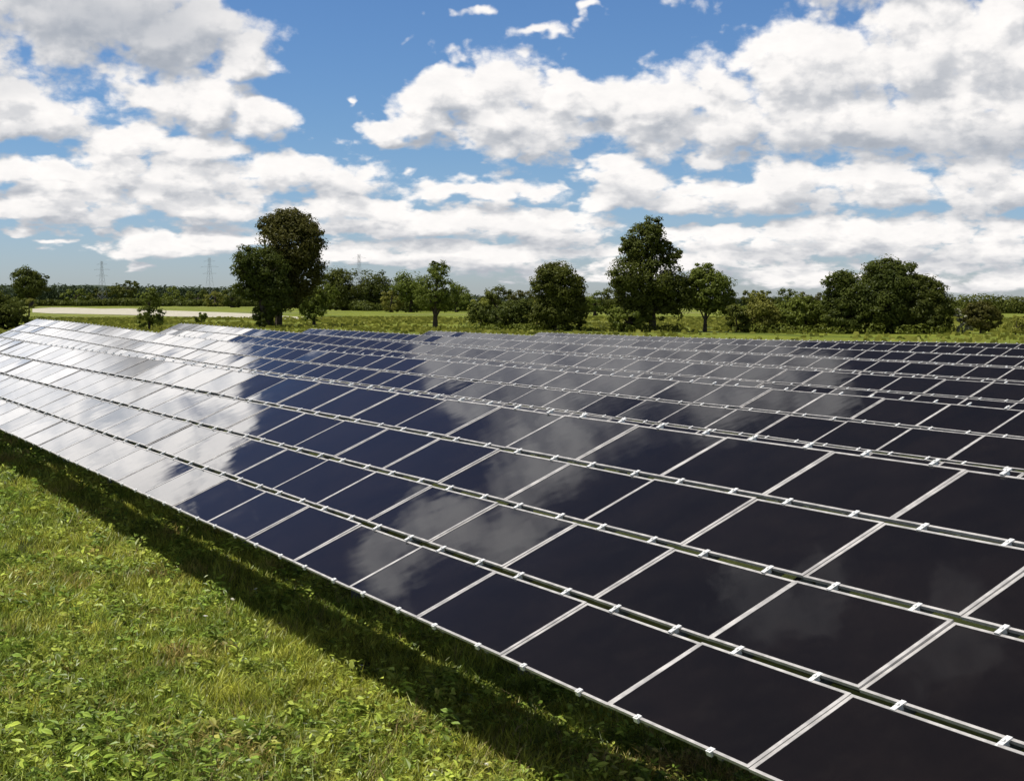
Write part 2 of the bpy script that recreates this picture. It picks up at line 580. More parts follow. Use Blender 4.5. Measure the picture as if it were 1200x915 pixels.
def row_height(k, u):
    """height of the lower edge of row k (k may be fractional)"""
    k = min(max(k, 0.0), NROWS - 1.0)
    i = min(int(k), NROWS - 2)
    f = k - i
    z = ROW_Z[i] * (1 - f) + ROW_Z[i + 1] * f
    b = ROW_B[i] * (1 - f) + ROW_B[i + 1] * f
    return z + b * smooth((-u - 25) / 40)


def ground_z(x, y):
    k = y / PITCH_Y
    z = row_height(k, x) - EDGE_H
    r = math.hypot(x - 10, y + 4)
    far = smooth((r - 90) / 80)
    return z * (1 - far) + (-1.75) * far


xs = sorted(set([-3600, -2600, -1800, -1200, -800, -550, -400, -300, -240] + list(range(-200, 41, 4)) + [60, 90, 140, 220, 400, 800, 1500, 2500]))
ys = sorted(set([-2000, -1200, -700, -400, -200, -100, -60, -30, -15] + [q * 2 for q in range(-4, 61)] + [130, 150, 180, 220, 280, 360, 460, 600, 900, 1300, 1900, 2700, 3600]))
gv = [(x, y, ground_z(x, y)) for y in ys for x in xs]
gf = [(j * len(xs) + i, j * len(xs) + i + 1, (j + 1) * len(xs) + i + 1, (j + 1) * len(xs) + i) for j in range(len(ys) - 1) for i in range(len(xs) - 1)]
me = bpy.data.meshes.new("ground")
me.from_pydata(gv, [], gf)
for p_ in me.polygons:
    p_.use_smooth = True
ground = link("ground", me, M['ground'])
tag(ground, kind='structure')


def on_ground(px, py_base):
    """the point of the ground seen at a pixel, by marching"""
    d = ray(px, py_base)
    t = 5.0
    while t < 6000:
        p = CAM + d * t
        if p[2] <= ground_z(p[0], p[1]):
            return p
        t *= 1.004
    return CAM + d * t


# ------------------------------------------------------------------ solar arrays
UPV = np.array([0, math.cos(TILT), math.sin(TILT)])
NRM = np.array([0, -math.sin(TILT), math.cos(TILT)])
U0 = 0.0
CLIP_AT = (0.24, 0.76)


def make_panel_meshes():
    w_, h_ = 1.1993, PANEL_H
    fb = 0.026
    fh = 0.017
    th = 0.018
    g_ = MB()
    # laminate: slightly below the frame's lip
    g_.box(fb, w_ - fb, fh, h_ - fh, th - 0.010, th - 0.003)
    glass = g_.mesh("solar_panel")
    fr = MB()
    fr.box(0, w_, 0, fh, 0, th)
    fr.box(0, w_, h_ - fh, h_, 0, th)
    fr.box(0, fb, fh, h_ - fh, 0, th - 0.0005)
    fr.box(w_ - fb, w_, fh, h_ - fh, 0, th - 0.0005)
    frame = fr.mesh("panel_frame")
    c = MB()
    c.box(-0.016, 0.016, -0.016, GAP + 0.016, th + 0.001, th + 0.010)
    c.box(-0.016, 0.016, 0.012, GAP - 0.012, 0.0, th + 0.001)
    c.box(-0.008, 0.008, GAP / 2 - 0.008, GAP / 2 + 0.008, th + 0.010, th + 0.018)
    clip_mid = c.mesh("clamp")
    c = MB()
    c.box(-0.019, 0.019, -0.016, 0.020, th + 0.001, th + 0.009)
    c.box(-0.019, 0.019, -0.016, -0.003, 0.0, th + 0.001)
    c.box(-0.008, 0.008, -0.012, 0.004, th + 0.009, th + 0.016)
    clip_end = c.mesh("clamp")
    return glass, frame, clip_mid, clip_end


G_ME, F_ME, CM_ME, CE_ME = make_panel_meshes()
G_ME.materials.append(M['glass'])
F_ME.materials.append(M['frame'])
CM_ME.materials.append(M['clip'])
CE_ME.materials.append(M['clip'])


def npmesh(me):
    v = np.array([q.co[:] for q in me.vertices])
    f = np.array([list(q.vertices) for q in me.polygons])
    return v, f


NPM = {id(m_): npmesh(m_) for m_ in (G_ME, F_ME, CM_ME, CE_ME)}


def place(k, u, s, jit=(0, 0), lift=0.0):
    """matrix of a piece whose origin sits at u along and s up row k"""
    z0 = row_height(k, u)
    z1 = row_height(k, u + 1.2)
    ax = Vector((1.2, 0, z1 - z0)).normalized()
    up = Vector(UPV)
    nz = ax.cross(up).normalized()
    up = nz.cross(ax).normalized()
    m = Matrix((ax, up, nz)).transposed().to_4x4()
    m = m @ Matrix.Rotation(jit[0], 4, 'X') @ Matrix.Rotation(jit[1], 4, 'Y')
    m.translation = Vector((u, k * PITCH_Y, z0)) + up * s + nz * lift
    return m


def merged(name, items, parent, material):
    vs, fs, b = [], [], 0
    for me_, mt in items:
        v, f = NPM[id(me_)]
        A = np.array(mt)
        vs.append(v @ A[:3, :3].T + A[:3, 3])
        fs.append(f + b)
        b += len(v)
    me_ = big_mesh(name, np.concatenate(vs), np.concatenate(fs))
    o = link(name, me_, material, parent)
    tag(o, kind='stuff')
    return o


def in_view(p, margin=0.0):
    d = p - CAM
    z = d @ FW
    if z < 0.5:
        return False
    x = 600 + F_PX * (d @ RT) / z
    y = 457.5 - F_PX * (d @ UP) / z
    return -60 - margin < x < 1380 + margin and y < 1080


ARRAY_LABELS = [
    "row of dark framed panels beside the grass, the nearest and largest",
    "second row of dark panels, just behind the nearest one",
    "third row of dark panels counted from the grass",
    "fourth row of dark panels counted from the grass",
    "fifth row of dark panels counted from the grass",
    "sixth row of dark panels, last but one before the trees",
    "rearmost row of dark panels, in front of the tree line",
]

for k in range(NROWS):
    right = 15.6 if k == 0 else 13.2
    ncol = int(round((right - LEFT_END) / 1.2))
    root = link("solar_array", None)
    root.location = (0, 0, 0)
    tag(root, ARRAY_LABELS[k], "solar array", "parallel rows of solar panels")
    root_me_parent = root
    panels, clips = [], []
    for i in range(ncol):
        u = LEFT_END + i * 1.2
        for j in range(4):
            s = j * (PANEL_H + GAP) - 0.012
            jit = (rng.normal(0, 0.0042), rng.normal(0, 0.0050))
            mt = place(k, u, s, jit)
            c = np.array(mt @ Vector((0.6, PANEL_H / 2, 0)))
            d = np.linalg.norm(c - CAM)
            # panels high up on the slope of a row behind another show best
            seen = in_view(c) and (k == 0 or j >= (2 if k == 1 else 3))
            panels.append((d if seen else d + 500, mt, j))
        for fr_ in CLIP_AT:
            for j in range(5):
                s = j * (PANEL_H + GAP) - 0.012 - (GAP if j > 0 else 0)
                mt = place(k, u + fr_ * 1.2, s)
                c = np.array(mt.translation)
                d = np.linalg.norm(c - CAM)
                seen = in_view(c) and (k == 0 or j >= (3 if k == 1 else 4))
                clips.append((d if seen else d + 500, mt, CE_ME if j == 0 else CM_ME))
    panels.sort(key=lambda q: q[0])
    clips.sort(key=lambda q: q[0])
    for d, mt, j in panels[:100]:
        p_ = link("solar_panel", G_ME, None, root)
        p_.matrix_world = mt
        q_ = link("panel_frame", F_ME, None, p_)
    merged("solar_panel", [(G_ME, mt) for d, mt, j in panels[100:]], root, M['glass'])
    merged("panel_frame", [(F_ME, mt) for d, mt, j in panels[100:]], root, M['frame'])
    nc = 100 if k < 2 else 0
    for d, mt, me_ in clips[:nc]:
        p_ = link("clamp", me_, None, root)
        p_.matrix_world = mt
    merged("clamp", [(me_, mt) for d, mt, me_ in clips[nc:]], root, M['clip'])
    # steel below: purlins along the row, rails up the slope under the clamps, posts
    L_ = 4 * PANEL_H + 3 * GAP
    for s in (0.80, 2.05):
        b = MB()
        uu = [LEFT_END + q * 4.8 for q in range(int((right - LEFT_END) / 4.8) + 1)]
        if uu[-1] < right - 0.1:
            uu.append(right - 0.01)
        for a0, a1 in zip(uu[:-1], uu[1:]):
            P0 = np.array([a0, k * PITCH_Y, row_height(k, a0)]) + UPV * s - NRM * 0.11
            P1 = np.array([a1 - 0.002, k * PITCH_Y, row_height(k, a1)]) + UPV * s - NRM * 0.11
            b.beam(P0, P1, 0.06, 0.10, NRM)
        link("purlin", b.mesh("purlin"), M['steel'], root)
    b = MB()
    for i in range(ncol):
        for fr_ in CLIP_AT:
            u = LEFT_END + (i + fr_) * 1.2
            P0 = np.array([u, k * PITCH_Y, row_height(k, u)]) + UPV * 0.02 - NRM * 0.031
            P1 = P0 + UPV * (L_ - 0.02)
            b.beam(P0, P1, 0.035, 0.045, NRM)
    o = link("mounting_rail", b.mesh("mounting_rail"), M['steel'], root)
    tag(o, kind='stuff')
    u = right - 1.5
    while u > LEFT_END + 0.5:
        if k == 0 and u > -50:
            b = MB()
            for s in (1.75,):
                top = np.array([u, k * PITCH_Y, row_height(k, u)]) + UPV * s - NRM * 0.165
                gz = ground_z(top[0], top[1]) - 0.25
                b.box(top[0] - 0.04, top[0] + 0.04, top[1] - 0.05, top[1] + 0.05, gz, top[2] - 0.05)
                b.beam(top - UPV * 1.02 - NRM * 0.02, top + UPV * 0.38 - NRM * 0.02, 0.05, 0.08, NRM)
            link("post", b.mesh("post"), M['steel'], root)
        u -= 3.6
    if k > 0:
        b = MB()
        u = right - 1.5
        while u > LEFT_END + 0.5:
            for s in (1.75,):
                top = np.array([u, k * PITCH_Y, row_height(k, u)]) + UPV * s - NRM * 0.165
                gz = ground_z(top[0], top[1]) - 0.25
                b.box(top[0] - 0.04, top[0] + 0.04, top[1] - 0.05, top[1] + 0.05, gz, top[2] - 0.05)
                b.beam(top - UPV * 0.72 - NRM * 0.02, top + UPV * 0.68 - NRM * 0.02, 0.05, 0.08, NRM)
            u -= 3.6
        o = link("post", b.mesh("post"), M['steel'], root)
        tag(o, kind='stuff')


# ------------------------------------------------------------------ trees
def leaf_quads(centres, normals, size, aspect=1.0):
    n = len(centres)
    t = rng.normal(size=(n, 3))
    t -= (t * normals).sum(1)[:, None] * normals
    t /= np.linalg.norm(t, axis=1)[:, None] + 1e-9
    b = np.cross(normals, t)
    s = (size * rng.uniform(0.55, 1.25, n))[:, None]
    c = centres
    bend = normals * s * 0.25
    v = np.stack([c - t * s, c + b * s * aspect * 0.6 - bend, c + t * s, c - b * s * aspect * 0.6 - bend], 1).reshape(-1, 3)
    q = np.arange(n * 4).reshape(n, 4)
    return v, q


def unit(n):
    v = rng.normal(size=(n, 3))
    return v / (np.linalg.norm(v, axis=1)[:, None] + 1e-9)


def tree(name, label, cat, matname, px, ybase, lobes, trunk=None, leaf_px=1.9, dens=1.0, group=None, pos=None, clump=0.30, trunk_mat='bark'):
    """lobes: (x, y, rx, ry) seen from the photograph's side, turned into metres at the tree's own distance;
    each lobe is a full ellipsoid with its own depth"""
    base = on_ground(px, ybase) if pos is None else pos
    dist = (base - CAM) @ FW
    k = dist / F_PX                        # metres per pixel at that distance
    rt = RT
    dp = np.array([math.sin(YAW), math.cos(YAW), 0.0])
    gz = ground_z(base[0], base[1])
    root = link(name, None, loc=(base[0], base[1], gz))
    tag(root, label, cat, group)
    cs, ns = [], []
    centres = []
    for (x, y, rx, ry) in lobes:
        c = rt * (x - px) * k + np.array([0, 0, (ybase - y) * k]) + dp * rng.uniform(-0.35, 0.35) * rx * k
        rad = np.array([rx * k, rx * k * 0.95, ry * k])
        centres.append((c, rad))
        area = rx * ry
        rx, ry = rx * 1.07, ry * 1.07
        ncl = max(9, int(area * 0.13 * dens))
        d = unit(ncl)
        rr = rng.uniform(0.2, 1.0, ncl) ** 0.45
        ax = np.stack([rt, dp, np.array([0, 0, 1.0])])
        cc = c + (d * rr[:, None] * rad) @ ax
        csz = clump * min(rx, ry) * k * rng.uniform(0.6, 1.25, ncl)
        keep = cc[:, 2] > 0.1 * k
        cc, csz, d = cc[keep], csz[keep], d[keep]
        per = int(38 * dens) + 6
        dd_ = unit(len(cc) * per)
        r2 = rng.uniform(0.2, 1.0, len(cc) * per) ** 0.5
        pc = np.repeat(cc, per, 0) + dd_ * r2[:, None] * np.repeat(csz, per)[:, None] * np.array([1.15, 1.15, 0.75])
        nn = dd_ * 0.8 + np.repeat(d @ ax, per, 0) * 0.5 + unit(len(pc)) * 0.6 + np.array([0, 0, 0.35])
        nn /= np.linalg.norm(nn, axis=1)[:, None]
        cs.append(pc)
        ns.append(nn)
    c_ = np.concatenate(cs)
    n_ = np.concatenate(ns)
    keep = c_[:, 2] > 0.02
    v, q = leaf_quads(c_[keep], n_[keep], leaf_px * 0.85 * k)
    crown = link("crown" if cat == 'tree' else "foliage", big_mesh(name + "_crown", v, q), M[matname], root)
    # trunk and limbs
    b = MB()
    top_c, top_r = centres[0]
    tw_ = (trunk if trunk else max(2.0, 0.05 * lobes[0][2])) * k
    if trunk != 0:
        h0 = max(top_c[2], 0.5)
        lean = top_c * np.array([1, 1, 0])
        pts = [(0, 0, -0.3), lean * 0.1 + (0, 0, h0 * 0.25), lean * 0.4 + (0, 0, h0 * 0.6), lean * 0.9 + (0, 0, h0 + top_r[2] * 0.5)]
        b.tube(pts, [tw_ * 1.25, tw_ * 0.9, tw_ * 0.65, tw_ * 0.15], 8)
        for (c2, r2_) in centres:
            s_ = np.array(pts[1]) if c2[2] < h0 * 0.8 else np.array(pts[2])
            if np.linalg.norm(c2 - s_) > 0.3:
                mid_ = (s_ + c2) / 2 + np.array([0, 0, 0.08 * np.linalg.norm(c2 - s_)])
                b.tube([s_, mid_, c2 + (0, 0, r2_[2] * 0.3)], [tw_ * 0.5, tw_ * 0.33, tw_ * 0.08], 6)
                for _ in range(3):
                    e_ = c2 + unit(1)[0] * r2_ * 0.8
                    b.tube([mid_, (mid_ + e_) / 2, e_], [tw_ * 0.25, tw_ * 0.15, tw_ * 0.04], 5)
        link("trunk" if cat == 'tree' else "stems", b.mesh(name + "_trunk"), M[trunk_mat], root)
    return root


G1 = "trees standing in the field behind the panels"
G2 = "bushes behind the panels"
G3 = "trees of the far hedgerow"

# the pair at the left
tree("broadleaf_tree", "tallest tree at left, dense brownish crown, its top bare of neighbours", "tree", 'brown', 326, 383,
     [(345, 285, 35, 36), (338, 262, 26, 20), (364, 282, 17, 22), (355, 318, 26, 28), (318, 268, 16, 15), (330, 318, 26, 30), (338, 345, 20, 18)], trunk=4, leaf_px=1.9, group=G1, dens=1.25)
tree("broadleaf_tree", "greener tree with thick trunk, leaning against the tallest tree from its left", "tree", 'dark', 312, 384,
     [(308, 318, 30, 28), (290, 310, 17, 22), (320, 345, 22, 24), (296, 336, 20, 16), (312, 362, 15, 20), (310, 374, 14, 10)], trunk=8, leaf_px=1.9, group=G1, dens=1.25)
tree("leafy_bush", "small open bush right of the tallest tree at left", "bush", 'mid', 368, 381,
     [(368, 350, 20, 16), (355, 343, 12, 10), (384, 345, 13, 12), (370, 368, 16, 12), (362, 358, 15, 12)], trunk=2, group=G2, clump=0.36, dens=0.9)
tree("sapling", "slender sapling standing alone in front of the pale track", "tree", 'mid', 175, 386,
     [(175, 352, 13, 14), (170, 366, 12, 10), (182, 370, 11, 11), (178, 344, 10, 8), (176, 377, 14, 9)], trunk=1.5, group=G1, dens=0.8, clump=0.4)
tree("leafy_bush", "tiny round bush beside the pale track, left of the tallest tree", "bush", 'mid', 236, 380, [(236, 373, 9, 6), (240, 370, 6, 5)], trunk=1, group=G2)
tree("leafy_bush", "dark thicket at the left end of the panels", "bush", 'dark', 4, 386,
     [(0, 364, 30, 20), (-18, 356, 26, 24), (24, 374, 14, 11), (-45, 350, 30, 30), (4, 378, 24, 12)], trunk=2, group=G2, dens=1.1)
tree("round_tree", "round dark tree near the left end, behind the dark thicket", "tree", 'dark', 37, 361,
     [(36, 330, 20, 17), (30, 325, 14, 13), (46, 333, 13, 13), (34, 343, 16, 9)], trunk=3, group=G1, dens=1.4, leaf_px=1.5)
tree("sapling", "little pale sapling at the left end of the pale track", "tree", 'olive', 34, 371, [(34, 357, 9, 7), (30, 363, 6, 4)], trunk=1, group=G1, leaf_px=1.4)

# centre
tree("poplar_tree", "slim light green tree with pointed top, alone in the bright field", "tree", 'mid', 510, 385,
     [(512, 335, 17, 26), (514, 318, 11, 13), (502, 350, 16, 18), (524, 352, 14, 15), (512, 312, 7, 7)], trunk=3, group=G1, dens=1.0, leaf_px=1.6)
tree("leafy_bush", "wide dark bush with yellowish left shoulder, left of the round field tree", "bush", 'dark', 590, 387,
     [(590, 370, 28, 16), (612, 366, 20, 18), (566, 368, 18, 15), (636, 374, 16, 12)], trunk=2, group=G2, dens=1.1)
tree("leafy_bush", "small yellow green bush tucked against the wide dark bush", "bush", 'light', 564, 383,
     [(564, 358, 14, 9), (556, 366, 10, 9)], trunk=1, group=G2, leaf_px=1.6)
tree("round_tree", "compact round dark tree left of the tall two tiered tree", "tree", 'dark', 655, 388,
     [(652, 335, 27, 27), (640, 330, 17, 18), (668, 338, 17, 21), (656, 362, 30, 22), (674, 356, 16, 20), (648, 322, 15, 15), (640, 370, 20, 16), (668, 374, 20, 14)], trunk=4, group=G1, dens=1.3)
tree("leafy_bush", "small sunlit olive bush below the compact round tree", "bush", 'olive', 629, 385, [(627, 362, 13, 12), (633, 373, 11, 9)], trunk=1, group=G2)
tree("broadleaf_tree", "tall two tiered tree with narrow head and wide shoulders, right of centre", "tree", 'dark', 765, 389,
     [(757, 287, 25, 26), (763, 268, 15, 14), (783, 296, 14, 16), (740, 290, 15, 14), (737, 322, 24, 22), (770, 330, 32, 28), (790, 345, 24, 26), (745, 350, 26, 22), (775, 362, 20, 12)],
     trunk=4, group=G1, dens=1.25)
tree("leafy_bush", "dark bush at the foot of the tall two tiered tree", "bush", 'mid', 737, 389, [(737, 374, 24, 15), (722, 368, 12, 11), (752, 376, 16, 12)], trunk=2, group=G2)
tree("broadleaf_tree", "mid sized tree with thin bare trunk, right of the two tiered tree", "tree", 'mid', 826, 389,
     [(830, 338, 28, 24), (822, 324, 20, 15), (846, 345, 16, 20), (812, 350, 16, 15), (838, 360, 18, 12)], trunk=2.2, group=G1, dens=1.15)
tree("leafy_bush", "dark upright bush left of the pale green thicket", "bush", 'dark', 863, 390, [(863, 373, 15, 17), (872, 379, 10, 11)], trunk=1.5, group=G2, dens=1.2)

# right
tree("leafy_bush", "pale green thicket between the dark upright bush and the hedge trees", "bush", 'olive', 893, 390,
     [(893, 366, 20, 22), (906, 374, 15, 15), (880, 370, 13, 14)], trunk=1.5, group=G2)
tree("leafy_bush", "broad mid green thicket just left of the big grove", "bush", 'mid', 945, 390,
     [(943, 368, 28, 20), (925, 372, 18, 16), (960, 372, 18, 17), (938, 355, 18, 10)], trunk=1.5, group=G2, dens=1.1)
tree("grove_tree", "left tree of the big grove, lower with rounded shoulder", "tree", 'dark', 988, 391,
     [(988, 340, 24, 24), (983, 330, 17, 14), (1000, 355, 26, 26), (976, 358, 16, 20), (990, 375, 24, 15)], trunk=4, group=G1, dens=1.25)
tree("grove_tree", "tallest middle tree of the big grove", "tree", 'dark', 1042, 391,
     [(1042, 330, 34, 28), (1035, 318, 22, 16), (1055, 322, 20, 17), (1030, 358, 34, 26), (1060, 360, 30, 24), (1042, 376, 34, 15)], trunk=5, group=G1, dens=1.25)
tree("grove_tree", "right tree of the big grove, sloping down to the side", "tree", 'dark', 1086, 391,
     [(1084, 345, 25, 24), (1080, 332, 15, 13), (1098, 362, 19, 24), (1076, 368, 26, 20), (1088, 377, 26, 14)], trunk=4, group=G1, dens=1.25)
tree("flowering_shrub", "tall whitish flowering shrub at the foot of the grove", "bush", 'pale', 1128, 391,
     [(1121, 367, 6, 5), (1129, 374, 7, 6), (1136, 382, 6, 6), (1126, 384, 6, 6)], trunk=0.8, group=G2, leaf_px=1.4, dens=2.0)
tree("round_tree", "dark low round tree right of the grove, in front of the far wood", "tree", 'brown', 1150, 391,
     [(1150, 371, 22, 17), (1140, 366, 12, 11), (1162, 373, 12, 13)], trunk=2, group=G1, dens=1.2)
tree("leafy_bush", "light domed bush at the right edge of the picture", "bush", 'light', 1190, 393,
     [(1190, 381, 22, 11), (1204, 380, 15, 12)], trunk=1, group=G2, leaf_px=1.5)

# far hedgerow trees, each one told apart
HEDGE = [
    (142, 360, [(142, 343, 14, 10), (150, 338, 12, 8)], 'dark', "dark round hedge tree above the pale track, left part"),
    (90, 360, [(90, 348, 16, 8)], 'mid', "low hedge tree right of the round dark tree"),
    (115, 360, [(115, 349, 13, 7)], 'dark', "low dark hedge tree under the leftmost pylon"),
    (62, 359, [(62, 347, 12, 8)], 'dark', "hedge tree touching the round dark tree"),
    (205, 362, [(205, 348, 17, 9)], 'mid', "low hedge tree above and right of the lone sapling"),
    (232, 362, [(232, 350, 14, 8)], 'dark', "low dark hedge tree under the middle pylon"),
    (252, 363, [(252, 350, 14, 9)], 'olive', "olive hedge tree left of the tallest tree"),
    (272, 364, [(272, 349, 12, 10)], 'dark', "dark hedge tree at the edge of the tallest tree's crown"),
    (402, 364, [(403, 338, 20, 20), (396, 332, 14, 14), (410, 348, 17, 14)], 'dark', "big round hedge tree left of the near pylon"),
    (440, 364, [(438, 338, 18, 18), (446, 344, 14, 15), (430, 346, 14, 14)], 'dark', "big round hedge tree right of the near pylon"),
    (380, 364, [(382, 342, 14, 16)], 'mid', "hedge tree behind the small open bush"),
    (482, 366, [(482, 340, 20, 18), (474, 336, 13, 13), (492, 348, 17, 15)], 'mid', "wide hedge tree left of the slim light green tree"),
    (535, 366, [(533, 348, 17, 14), (542, 352, 12, 11)], 'mid', "hedge tree right of the slim light green tree"),
    (458, 366, [(460, 352, 12, 11)], 'olive', "small olive hedge tree between two bigger ones, by the near pylon"),
    (584, 368, [(584, 348, 16, 11), (574, 354, 14, 10)], 'dark', "dark hedge tree behind the wide dark bush"),
    (610, 368, [(610, 352, 15, 10)], 'brown', "brownish hedge tree between the wide bush and the compact round tree"),
    (697, 370, [(697, 356, 14, 11)], 'mid', "hedge tree in the gap right of the compact round tree"),
    (713, 370, [(713, 354, 13, 12)], 'dark', "dark hedge tree touching the two tiered tree's left shoulder"),
    (890, 372, [(890, 352, 18, 10), (880, 350, 12, 8)], 'dark', "dark hedge tree behind the pale green thicket"),
    (922, 372, [(922, 353, 17, 11)], 'dark', "dark hedge tree behind the broad mid green thicket"),
    (950, 372, [(950, 352, 15, 10)], 'brown', "brownish hedge tree next to the left grove tree"),
]
for (px, yb, lob, mt, lb) in HEDGE:
    if px < 300:
        yb -= 3.5
    tree("hedge_tree", lb, "tree", mt, px, yb, [(a_, b_ - 1, c_ * 1.15, d_ * 1.2) for a_, b_, c_, d_ in lob] + [(px, yb - 4, lob[0][2] * 0.9, 5)], trunk=2, leaf_px=1.5, dens=1.1, group=G3)


# far wood and ridge
def wood(name, label, pts, matname, leaf, n_per, thick, kindname='stuff'):
    """pts: (px, ytop, distance) along the wood; a belt of crowns filled with leaf clumps"""
    allc, alln, alls = [], [], []
    for i in range(len(pts) - 1):
        (x0, t0, d0_), (x1, t1, d1_) = pts[i], pts[i + 1]
        nseg = max(2, int(abs(x1 - x0) / 6.5))
        for s in range(nseg):
            f = (s + rng.uniform(-0.3, 0.3)) / nseg
            x = x0 + (x1 - x0) * f
            dd_ = (d0_ + (d1_ - d0_) * f) * rng.uniform(0.97, 1.03)
            yt = t0 + (t1 - t0) * f + rng.uniform(-1.5, 3)
            hd = ray(x, 352)
            hd = np.array([hd[0], hd[1], 0.0])
            hd /= np.linalg.norm(hd)
            cosv = hd @ FW
            p = CAM[:2] + hd[:2] * dd_ / cosv
            gz = ground_z(p[0], p[1])
            ztop = CAM[2] + (352 - yt) / F_PX * dd_
            hgt = ztop - gz
            k = dd_ / F_PX
            n = n_per
            d = unit(n)
            rad = np.array([7.0 * k, thick, hgt * 0.55])
            cc = np.array([p[0], p[1], gz + hgt * 0.45]) + (d * rng.uniform(0.5, 1, n)[:, None] ** 0.5 * rad)
            cc[:, 2] = np.maximum(cc[:, 2], gz + 0.1)
            allc.append(cc)
            nn = d + unit(n) * 0.7 + np.array([0, 0, 0.4])
            alln.append(nn / np.linalg.norm(nn, axis=1)[:, None])
            alls.append(np.full(n, leaf * k))
    c_, n_, s_ = np.concatenate(allc), np.concatenate(alln), np.concatenate(alls)
    v, q = leaf_quads(c_, n_, s_)
    o = link(name, big_mesh(name, v, q), M[matname])
    tag(o, label, "wood", None, kindname)
    return o


wood("far_wood", "dark distant wood closing the fields along the left horizon", [(-120, 334, 1400), (0, 333, 1500), (140, 333, 1600), (290, 334, 1600), (420, 338, 1500)], 'far', 2.2, 170, 18)
wood("hedgerow", "low dark hedgerow running along the far side of the fields",
     [(-150, 350, 960), (30, 349, 960), (90, 352, 960), (150, 349, 980), (220, 352, 960), (300, 350, 900), (420, 352, 540), (560, 352, 520), (700, 354, 480)], 'dark', 2.0, 170, 5)
wood("tree_belt", "distant belt of trees behind the middle of the picture", [(360, 340, 900), (470, 342, 900), (560, 346, 850), (640, 345, 800), (720, 350, 800), (820, 348, 700), (900, 347, 700), (960, 350, 700)], 'far', 2.1, 170, 12)
wood("far_wood", "rounded distant wood at the right behind the domed bush", [(1100, 352, 420), (1125, 346, 420), (1150, 343, 430), (1200, 347, 430), (1260, 346, 430), (1340, 350, 430)], 'dark', 2.0, 230, 9)
wood("tree_belt", "dense green belt of trees behind the big grove", [(860, 356, 330), (960, 354, 330), (1060, 356, 330), (1130, 360, 330)], 'mid', 2.0, 200, 7)

wood("undergrowth", "low bushes between the wide dark bush and the compact round tree", [(552, 378, 190), (600, 376, 188), (650, 377, 188), (694, 381, 186)], 'mid', 1.6, 100, 1.8)
wood("undergrowth", "low scrub under the tall two tiered tree", [(712, 379, 184), (750, 377, 182), (800, 380, 182)], 'dark', 1.6, 100, 1.6)
wood("undergrowth", "scrub along the left end of the gravel track", [(-40, 366, 240), (20, 368, 240), (50, 372, 236)], 'mid', 1.6, 90, 1.8)
wood("undergrowth", "low scrub filling the foot of the trees at the right", [(868, 380, 172), (930, 378, 172), (1000, 379, 170), (1060, 378, 170), (1122, 380, 168)], 'mid', 1.6, 90, 1.5)

# hills at the far left, behind the wood
hv, hf = [], []
nh = 36
for i in range(nh + 1):
    x = -300 + i * 22
    hd = ray(x, 352)
    hd = hd / math.hypot(hd[0], hd[1])
    top = 3 * math.sin(i * 0.37 + 1.2) + 2 * math.sin(i * 1.1)
    if x > 250:
        top -= (x - 250) * 0.12
    if x < 30:
        top += (30 - x) * 0.1
    for (dd_, zz) in ((2300, -3.0), (2600, 24 + top), (3000, 27 + top * 0.8), (3500, -3.0)):
        hv.append((CAM[0] + hd[0] * dd_, CAM[1] + hd[1] * dd_, zz))
for i in range(nh):
    for j in range(3):
        hf.append((i * 4 + j, (i + 1) * 4 + j, (i + 1) * 4 + j + 1, i * 4 + j + 1))
hm = bpy.data.meshes.new("hills")
hm.from_pydata(hv, [], hf)
for p_ in hm.polygons:
    p_.use_smooth = True
tag(link("hills", hm, mat_plain("wooded_hillside", (0.030, 0.045, 0.030, 1), (0.055, 0.072, 0.045, 1), 0.01)), kind='structure')

# pale gravel track across the field
tp = [(38, 362, 366.2), (60, 360.5, 367.5), (90, 360.8, 368), (120, 362, 368.6), (150, 361.6, 369.2), (200, 364.2, 371), (250, 365.8, 372), (295, 367.6, 373), (340, 371, 374.3), (400, 374, 375.2)]
tv, tf = [], []
for (x, yt, yb) in tp:
    far_, near_ = on_ground(x, yt), on_ground(x, yb)
    for t in (0.0, 0.33, 0.67, 1.0):
        q = near_ * (1 - t) + far_ * t
        tv.append((q[0], q[1], ground_z(q[0], q[1]) + 0.05))
for i in range(len(tp) - 1):
    for j in range(3):
        tf.append((4 * i + j, 4 * (i + 1) + j, 4 * (i + 1) + j + 1, 4 * i + j + 1))
tm = bpy.data.meshes.new("gravel_track")
tm.from_pydata(tv, [], tf)
tag(link("gravel_track", tm, M['gravel']), kind='structure')


# rough tall grass of the field behind the panels
n = 42000
rr_ = np.sqrt(rng.uniform(85.0 ** 2, 330.0 ** 2, n))
aa_ = np.radians(rng.uniform(-84, -38, n))
fx, fy = CAM[0] + rr_ * np.sin(aa_), CAM[1] + rr_ * np.cos(aa_)
pn = np.array([mnoise.noise(Vector((p0 * 0.03, p1 * 0.07, 5.0))) for p0, p1 in zip(fx, fy)])
ok = (pn + rng.normal(0, 0.25, n) > 0.08) & ((fy > 52) | (fx < LEFT_END - 3))
fx, fy, rr_ = fx[ok], fy[ok], rr_[ok]
fz = np.array([ground_z(p0, p1) for p0, p1 in zip(fx, fy)])
hh = rng.uniform(0.15, 0.45, len(fx))
an = rng.uniform(0, 6.283, len(fx))
wd_ = 0.18 + 0.0012 * rr_
base_ = np.stack([fx, fy, fz], 1)
sd_ = np.stack([np.cos(an), np.sin(an), 0 * an], 1) * (wd_ * rng.uniform(0.5, 1.3, len(fx)))[:, None]
tp_ = np.stack([rng.normal(0, 0.08, len(fx)), rng.normal(0, 0.08, len(fx)), hh], 1)
v_ = np.stack([base_ - sd_, base_ + sd_, base_ + sd_ * 0.5 + tp_, base_ - sd_ * 0.6 + tp_ * 0.9], 1).reshape(-1, 3)
